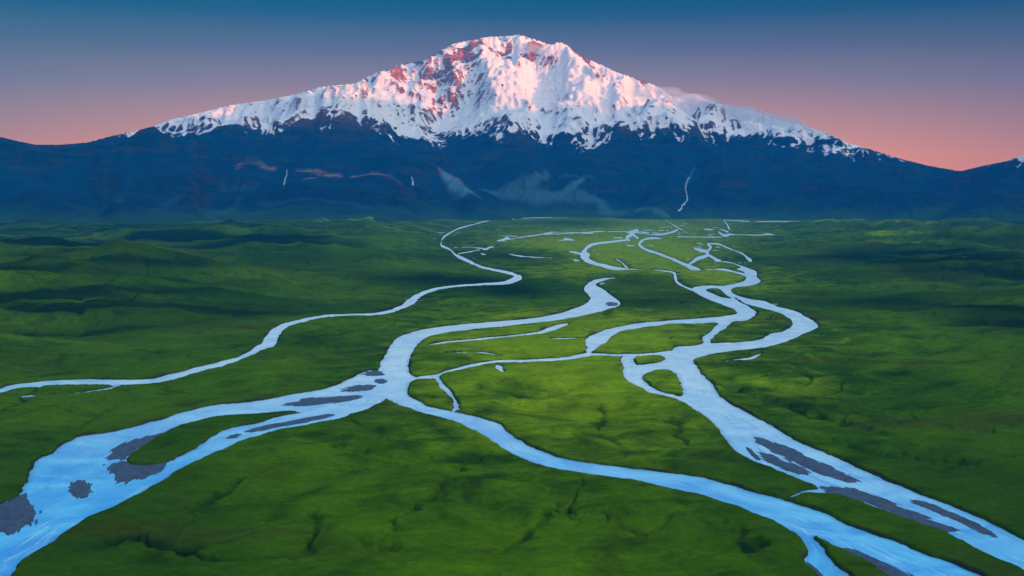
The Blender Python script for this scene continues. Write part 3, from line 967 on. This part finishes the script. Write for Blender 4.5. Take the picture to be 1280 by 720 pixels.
# snow cover: altitude, less on steep ribs, more in gullies
gyy, gxx = np.gradient(hgt, STEP)
slope = np.hypot(gxx, gyy)
curv = blur(hgt, 8) - hgt
hs = H + lv(SNOWL) * 16200.0
hs = np.where(MA > 0, hs, hs)
alt = hgt - hs + fbm(MX / 420.0, MY / 420.0, 4, 95) * 260
snow = 0.5 + np.clip(alt / 230.0, -4, 1.0) - sstep(0.75, 1.35, slope) * 0.62 * sstep(1600, 300, alt) - sstep(0.95, 1.4, slope) * 0.25 + np.clip(curv / 22.0, -0.30, 0.35)
rx, ry = gxx, gyy
# wind-scoured north-west shoulder of the summit
azs, es = elev_of([545, 470], [95, 95])
qz = ((MA - azs[0]) / 0.048) ** 2 + ((MR - 19200) / 1500.0) ** 2
snow = snow - 0.95 * np.exp(-qz ** 1.5) * (0.75 + 0.6 * fbm(MX / 300.0, MY / 300.0, 3, 94))
crn = fbm(MX / 500.0, MY / 500.0, 4, 98)
snow = snow - 1.5 * sstep(900, 150, np.abs(dc - 250 - MR)) * sstep(-0.10, 0.18, crn) * sstep(1900, 2300, hgt)  # crest snow thinned so the orange-painted rock adds to the glow
snow = snow - 0.55 * sstep(0.26, 0.42, fbm(MX / 260.0, MY / 200.0, 4, 99)) * sstep(1500, 2000, hgt)
snow = np.clip(snow, -1, 1.6)
steep = sstep(0.55, 0.95, slope) * sstep(60, 200, hgt)
scree = np.zeros_like(hgt)
def hgt_at(x, y, arr=None):
    arr = hgt if arr is None else arr
    fi = np.clip((y - gy[0]) / STEP, 0, len(gy) - 2.001); fj = np.clip((x - gx[0]) / STEP, 0, len(gx) - 2.001)
    i = fi.astype(int); j = fj.astype(int); a = fi - i; b = fj - j
    return (arr[i, j] * (1 - a) * (1 - b) + arr[i + 1, j] * a * (1 - b) + arr[i, j + 1] * (1 - a) * b + arr[i + 1, j + 1] * a * b)


def on_slope(u, v):
    """where on the mountain the photograph shows (u, v)"""
    az, e = elev_of(u, v)
    r = np.arange(8500, 21000, 12.0)
    x, y = r * np.sin(az), r * np.cos(az)
    z = H + e * r; g = hgt_at(x, y)
    k = np.argmax(g > z)
    if not (g > z).any(): k = len(r) - 1
    return x[k], y[k], g[k]


cliffs = np.zeros_like(hgt)


def fan(pts, wdt, amt, arr=None):
    arr = scree if arr is None else arr
    P3 = [on_slope(u, v) for u, v in pts]
    x = [p[0] for p in P3]; y = [p[1] for p in P3]
    d = np.full(MX.shape, 1e9)
    for a in range(len(x) - 1):
        ex, ey = x[a + 1] - x[a], y[a + 1] - y[a]
        t = np.clip(((MX - x[a]) * ex + (MY - y[a]) * ey) / (ex * ex + ey * ey + 1), 0, 1)
        w_ = wdt[a] + (wdt[a + 1] - wdt[a]) * t
        d = np.minimum(d, np.hypot(MX - x[a] - t * ex, MY - y[a] - t * ey) / w_)
    d = d * (1 + 0.5 * fbm(MX / 240.0, MY / 240.0, 4, 97))
    arr[:] = np.maximum(arr, amt * sstep(1.5, 0.2, d) ** 1.3)


fan([(556,218),(568,232),(585,240),(600,247)], [60,110,120,60], 0.7)
fan([(684,218),(668,228),(655,238)], [50,70,130], 0.35)
fan([(610,240),(640,238),(670,243),(700,246),(750,252),(800,263),(832,269)], [90,220,200,150,100,80,60], 0.34)
fan([(728,224),(716,234),(704,242)], [40,70,70], 0.5)
fan([(700,222),(740,222)], [40,30], 0.2)
fan([(868,210),(856,232)], [20,25], 0.3)
fan([(300,208),(322,200),(340,212)], [60,70,60], 0.7, cliffs)
fan([(372,214),(400,216),(424,219)], [45,60,50], 0.75, cliffs)
fan([(380,224),(422,225)], [25,30], 0.8, cliffs)
fan([(443,221),(462,218),(486,221),(498,228)], [50,55,50,30], 1.0, cliffs)
fan([(549,212),(560,220),(574,228)], [50,80,50], 0.7, cliffs)
fan([(120,232),(146,250)], [40,60], 0.12)
for (u0, v0), (u1, v1) in [((200,262),(300,250)),((280,235),(320,233)),((330,256),(460,260))]:
    fan([(u0, v0), (u1, v1)], [70, 70], 0.10)
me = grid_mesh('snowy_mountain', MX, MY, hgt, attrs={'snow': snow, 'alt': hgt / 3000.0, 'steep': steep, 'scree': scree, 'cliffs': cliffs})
put('mountain', me, M_MOUNT, 'broad snow-capped mountain with dark haze-tinted lower slopes behind the valley', 'mountain', 'structure')


def mat_fall():
    m = NT('falling_water')
    P = m.coords((1, 1, 0.2))
    c = m.mix(m.noise(P, 0.05, 4, 0.6), (0.25, 0.36, 0.45), (0.50, 0.60, 0.66))
    b = m.n('ShaderNodeBsdfPrincipled'); m.l(c, b.inputs['Base Color']); b.inputs['Roughness'].default_value = 0.6
    m.l(b.outputs[0], m.out.inputs['Surface'])
    return m.mat


M_FALL = mat_fall()


def drape(name, pts, wdt, label, cat_):
    p = cat(pts, False, 6)
    P3 = np.array([on_slope(u, v) for u, v in p])
    # even out along the line, then lay on the ground
    t = np.linspace(0, len(P3) - 1, len(P3) * 6)
    x = np.interp(t, range(len(P3)), P3[:, 0]); y = np.interp(t, range(len(P3)), P3[:, 1])
    x += 14 * perlin(t * 0.4, t * 0, 61); ww = np.interp(t, np.linspace(0, len(P3) - 1, len(wdt)), wdt)
    ww = ww * (0.8 + 0.5 * perlin(t * 0.7, t * 0 + 3, 62))
    dx, dy = np.gradient(x), np.gradient(y); L = np.hypot(dx, dy) + 1e-6
    nx_, ny_ = -dy / L, dx / L
    vv_, ff = [], []
    for k in range(len(t)):
        for q in np.linspace(-1, 1, 5):
            xx = x[k] + nx_[k] * ww[k] * q; yy = y[k] + ny_[k] * ww[k] * q
            zz = float(hgt_at(np.array([xx]), np.array([yy]))[0])
            vv_.append((xx, yy, zz + 5.0 * (1 - q * q) + 1.0))
    for k in range(len(t) - 1):
        for q in range(4):
            a_ = k * 5 + q
            ff.append((a_, a_ + 1, a_ + 6, a_ + 5))
    me_ = bpy.data.meshes.new(name); me_.from_pydata(vv_, [], ff)
    me_.polygons.foreach_set('use_smooth', np.ones(len(ff), bool)); me_.update()
    put(name, me_, M_FALL, label, cat_, 'structure')


drape('waterfall', [(359,212),(358,219),(356,226),(355,232)], [5, 7, 9], 'thin long white waterfall on the dark plateau cliff, left one of two', 'waterfall')
drape('waterfall', [(515,222),(516,227),(516,232)], [6, 9, 15], 'short white waterfall on the dark cliff below the snowy bowl, right one of two', 'waterfall')
drape('mountain_stream', [(862,222),(857,232),(858,242),(859,250),(853,258),(849,265)], [5, 7, 9, 10], 'pale stream running down the dark slope to the meadow, right of the middle', 'mountain stream')
print('mountain', round(time.time() - T0, 1), MX.shape, hgt.max())

# unseen range added on the sunset side, right-behind the camera, to shade the valley
SUN_AZ = math.radians(128.0)           # clockwise from +Y
SUN_EL = math.radians(4.4)
sdir = np.array([math.sin(SUN_AZ), math.cos(SUN_AZ)])
along = np.array([-sdir[1], sdir[0]])
cen_r = np.array([0.0, 18000.0]) + sdir * 17000.0
ss = np.arange(-19000, 9001, 130.0); tt = np.arange(-5200, 5201, 130.0)
SS, TT = np.meshgrid(ss, tt)
crest = np.interp(SS, [-19000, -16000, -10000, -6000, -4000, -2000, 0, 3000, 6000, 8000, 9000],
                  [200, 900, 1300, 2450, 2600, 2450, 2200, 2250, 2300, 1700, 100])
RX = cen_r[0] + along[0] * SS + sdir[0] * TT; RY = cen_r[1] + along[1] * SS + sdir[1] * TT
crest = np.where(crest > 1500, crest + 640, crest)
rh = crest * np.clip(1 - np.abs(TT) / 4200.0, 0, 1) ** 1.1 + (ridged(RX / 2500, RY / 2500, 5, 140) - 0.45) * 500 * sstep(0, 2000, crest * (1 - np.abs(TT) / 4200)) - 30
rh = np.minimum(rh, 3140)
me = grid_mesh('shade_range', RX, RY, rh, attrs={'snow': np.clip((rh - 1500) / 400.0, -1, 1.2), 'alt': rh / 3000.0, 'steep': rh * 0, 'scree': rh * 0})
put('shade_range', me, M_MOUNT, 'unseen range added to shade the valley from the sunset side, outside the picture', 'added shade range', 'structure')

# ================================================================== cloud veils
def mat_cloud(name, dens):
    m = NT(name)
    v_ = m.n('ShaderNodeVolumePrincipled')
    v_.inputs['Color'].default_value = (0.93, 0.95, 1.0, 1); v_.inputs['Density'].default_value = dens
    v_.inputs['Anisotropy'].default_value = 0.1
    m.l(v_.outputs[0], m.out.inputs['Volume'])
    return m.mat


def cloud(path, radii, label, dens, seed):
    """one puffed tube of mist lying along the ridge; path points are (u, v, distance)"""
    p = cat([(a_, b_, c_) for a_, b_, c_ in path], False, 8)
    az_, e_2 = elev_of(p[:, 0], p[:, 1])
    x = p[:, 2] * np.sin(az_); y = p[:, 2] * np.cos(az_); z = H + e_2 * p[:, 2]
    n_ = len(p); rad = np.interp(np.linspace(0, 1, n_), np.linspace(0, 1, len(radii)), radii)
    vv_, ff = [], []
    K = 28
    for k in range(n_):
        for q in range(K):
            an = 2 * math.pi * q / K
            nz = 1 + 0.55 * float(fbm(np.array([k * 0.35 + 9 * seed]), np.array([math.cos(an) * 1.1 + 2 * math.sin(an)]), 3, seed)[0])
            vv_.append((x[k] + 60 * math.sin(k * 0.7), y[k] + rad[k] * 1.9 * nz * math.cos(an), z[k] + rad[k] * 0.55 * nz * math.sin(an)))
    for k in range(n_ - 1):
        for q in range(K):
            q2 = (q + 1) % K
            ff.append((k * K + q, k * K + q2, (k + 1) * K + q2, (k + 1) * K + q))
    ff.append(tuple(range(K))[::-1]); ff.append(tuple((n_ - 1) * K + q for q in range(K)))
    me_ = bpy.data.meshes.new('cloud'); me_.from_pydata(vv_, [], ff); me_.update()
    put('cloud', me_, mat_cloud('mist', dens), label, 'cloud', None)


cloud([(790,104,18700),(830,114,18600),(860,124,18500),(900,137,18300),(950,146,18100),(1000,158,17900),(1045,173,17600)], [20,150,220,210,170,15],
      'long thin veil of cloud lying along the right shoulder of the snowy mountain', 0.0024, 3)
cloud([(640,55,19300),(665,60,19200),(690,66,19200),(702,72,19100)], [10,130,120,10],
      'small wisp of cloud on the summit of the snowy mountain', 0.0018, 5)

# ================================================================== haze
hx0, hx1, hy0, hy1, hz0, hz1 = -29000, 29000, -29000, 28500, -140, 3230
me = bpy.data.meshes.new('haze')
vv = [(x, y, z) for z in (hz0, hz1) for y in (hy0, hy1) for x in (hx0, hx1)]
me.from_pydata(vv, [], [(0, 2, 3, 1), (4, 5, 7, 6), (0, 1, 5, 4), (2, 6, 7, 3), (0, 4, 6, 2), (1, 3, 7, 5)])
hm = NT('blue_air')
pv = hm.n('ShaderNodeVolumePrincipled')
pv.inputs['Color'].default_value = (0.0, 0.30, 0.88, 1)
pv.inputs['Density'].default_value = 3.1e-5
pv.inputs['Anisotropy'].default_value = 0.0
hm.l(pv.outputs[0], hm.out.inputs['Volume'])
put('haze', me, hm.mat, 'blue evening air filling the valley and veiling the mountain foot', 'haze', 'stuff')

# ================================================================== light
w = bpy.data.worlds.new('World'); scene.world = w; w.use_nodes = True
t = w.node_tree; t.nodes.clear()
out = t.nodes.new('ShaderNodeOutputWorld')
bg1 = t.nodes.new('ShaderNodeBackground'); bg2 = t.nodes.new('ShaderNodeBackground')
addn = t.nodes.new('ShaderNodeAddShader')
sky = t.nodes.new('ShaderNodeTexSky'); sky.sky_type = 'NISHITA'; sky.sun_disc = False
sky.sun_elevation = SUN_EL; sky.sun_rotation = SUN_AZ
tint = t.nodes.new('ShaderNodeMix'); tint.data_type = 'RGBA'; tint.blend_type = 'MULTIPLY'; tint.inputs[0].default_value = 1.0
tint.inputs[7].default_value = (0.04, 0.30, 0.50, 1)
t.links.new(sky.outputs[0], tint.inputs[6]); t.links.new(tint.outputs[2], bg1.inputs['Color']); bg1.inputs['Strength'].default_value = 0.05
# evening glow: colour by height above the horizon
tc = t.nodes.new('ShaderNodeTexCoord'); sx_ = t.nodes.new('ShaderNodeSeparateXYZ')
t.links.new(tc.outputs['Generated'], sx_.inputs[0])
rp = t.nodes.new('ShaderNodeValToRGB')
stops = [(0.0, (1.05, 0.24, 0.02)), (0.03, (0.92, 0.25, 0.04)), (0.06, (0.58, 0.19, 0.045)), (0.095, (0.28, 0.105, 0.03)),
         (0.125, (0.10, 0.035, 0.01)), (0.155, (0.012, 0.003, 0.001)), (0.175, (0.0, 0.0, 0.0)), (0.205, (0.10, 0.17, 0.25)),
         (0.32, (0.22, 0.36, 0.52)), (0.7, (0.18, 0.31, 0.47)), (1.0, (0.19, 0.33, 0.50))]
cr = rp.color_ramp
while len(cr.elements) < len(stops): cr.elements.new(0.5)
for e, (p, c) in zip(cr.elements, stops):
    e.position = p; e.color = (*c, 1)
t.links.new(sx_.outputs['Z'], rp.inputs[0])
t.links.new(rp.outputs[0], bg2.inputs['Color']); 
q1 = t.nodes.new('ShaderNodeMath'); q1.operation = 'MULTIPLY'; t.links.new(sx_.outputs['X'], q1.inputs[0]); t.links.new(sx_.outputs['X'], q1.inputs[1])
q2 = t.nodes.new('ShaderNodeMath'); q2.operation = 'MULTIPLY_ADD'; q2.inputs[1].default_value = -1.9; q2.inputs[2].default_value = 1.0
t.links.new(q1.outputs[0], q2.inputs[0])
q3 = t.nodes.new('ShaderNodeMath'); q3.operation = 'MAXIMUM'; q3.inputs[1].default_value = 0.45
t.links.new(q2.outputs[0], q3.inputs[0]); t.links.new(q3.outputs[0], bg2.inputs['Strength'])
t.links.new(bg1.outputs[0], addn.inputs[0]); t.links.new(bg2.outputs[0], addn.inputs[1])
# broad afterglow on the side where the sun went down
gl = t.nodes.new('ShaderNodeVectorMath'); gl.operation = 'DOT_PRODUCT'
ge = math.radians(30)
gl.inputs[1].default_value = (math.sin(SUN_AZ) * math.cos(ge), math.cos(SUN_AZ) * math.cos(ge), math.sin(ge))
t.links.new(tc.outputs['Generated'], gl.inputs[0])
gp = t.nodes.new('ShaderNodeMath'); gp.operation = 'POWER'
gm = t.nodes.new('ShaderNodeMath'); gm.operation = 'MAXIMUM'; gm.inputs[1].default_value = 0.0
t.links.new(gl.outputs['Value'], gm.inputs[0]); t.links.new(gm.outputs[0], gp.inputs[0]); gp.inputs[1].default_value = 6.0
gs = t.nodes.new('ShaderNodeMath'); gs.operation = 'MULTIPLY'; gs.inputs[1].default_value = 1.7
t.links.new(gp.outputs[0], gs.inputs[0])
bg3 = t.nodes.new('ShaderNodeBackground'); bg3.inputs['Color'].default_value = (1.0, 0.76, 0.46, 1)
t.links.new(gs.outputs[0], bg3.inputs['Strength'])
add2 = t.nodes.new('ShaderNodeAddShader')
t.links.new(addn.outputs[0], add2.inputs[0]); t.links.new(bg3.outputs[0], add2.inputs[1])
t.links.new(add2.outputs[0], out.inputs['Surface'])

sd = bpy.data.lights.new('sun', 'SUN'); sd.energy = 5.0; sd.angle = math.radians(0.5)
sd.color = (1.0, 0.25, 0.06)
so = bpy.data.objects.new('sun', sd); COL.objects.link(so)
from mathutils import Vector
dirv = Vector((math.sin(SUN_AZ) * math.cos(SUN_EL), math.cos(SUN_AZ) * math.cos(SUN_EL), math.sin(SUN_EL)))
so.rotation_euler = dirv.to_track_quat('Z', 'Y').to_euler()

vs_ = scene.view_settings
vs_.view_transform = 'Standard'; vs_.look = 'None'; vs_.exposure = 1.15; vs_.gamma = 1.0
scene.cycles.volume_step_rate = 4.0
scene.cycles.volume_max_steps = 64
scene.cycles.volume_bounces = 1
print('script', round(time.time() - T0, 1))
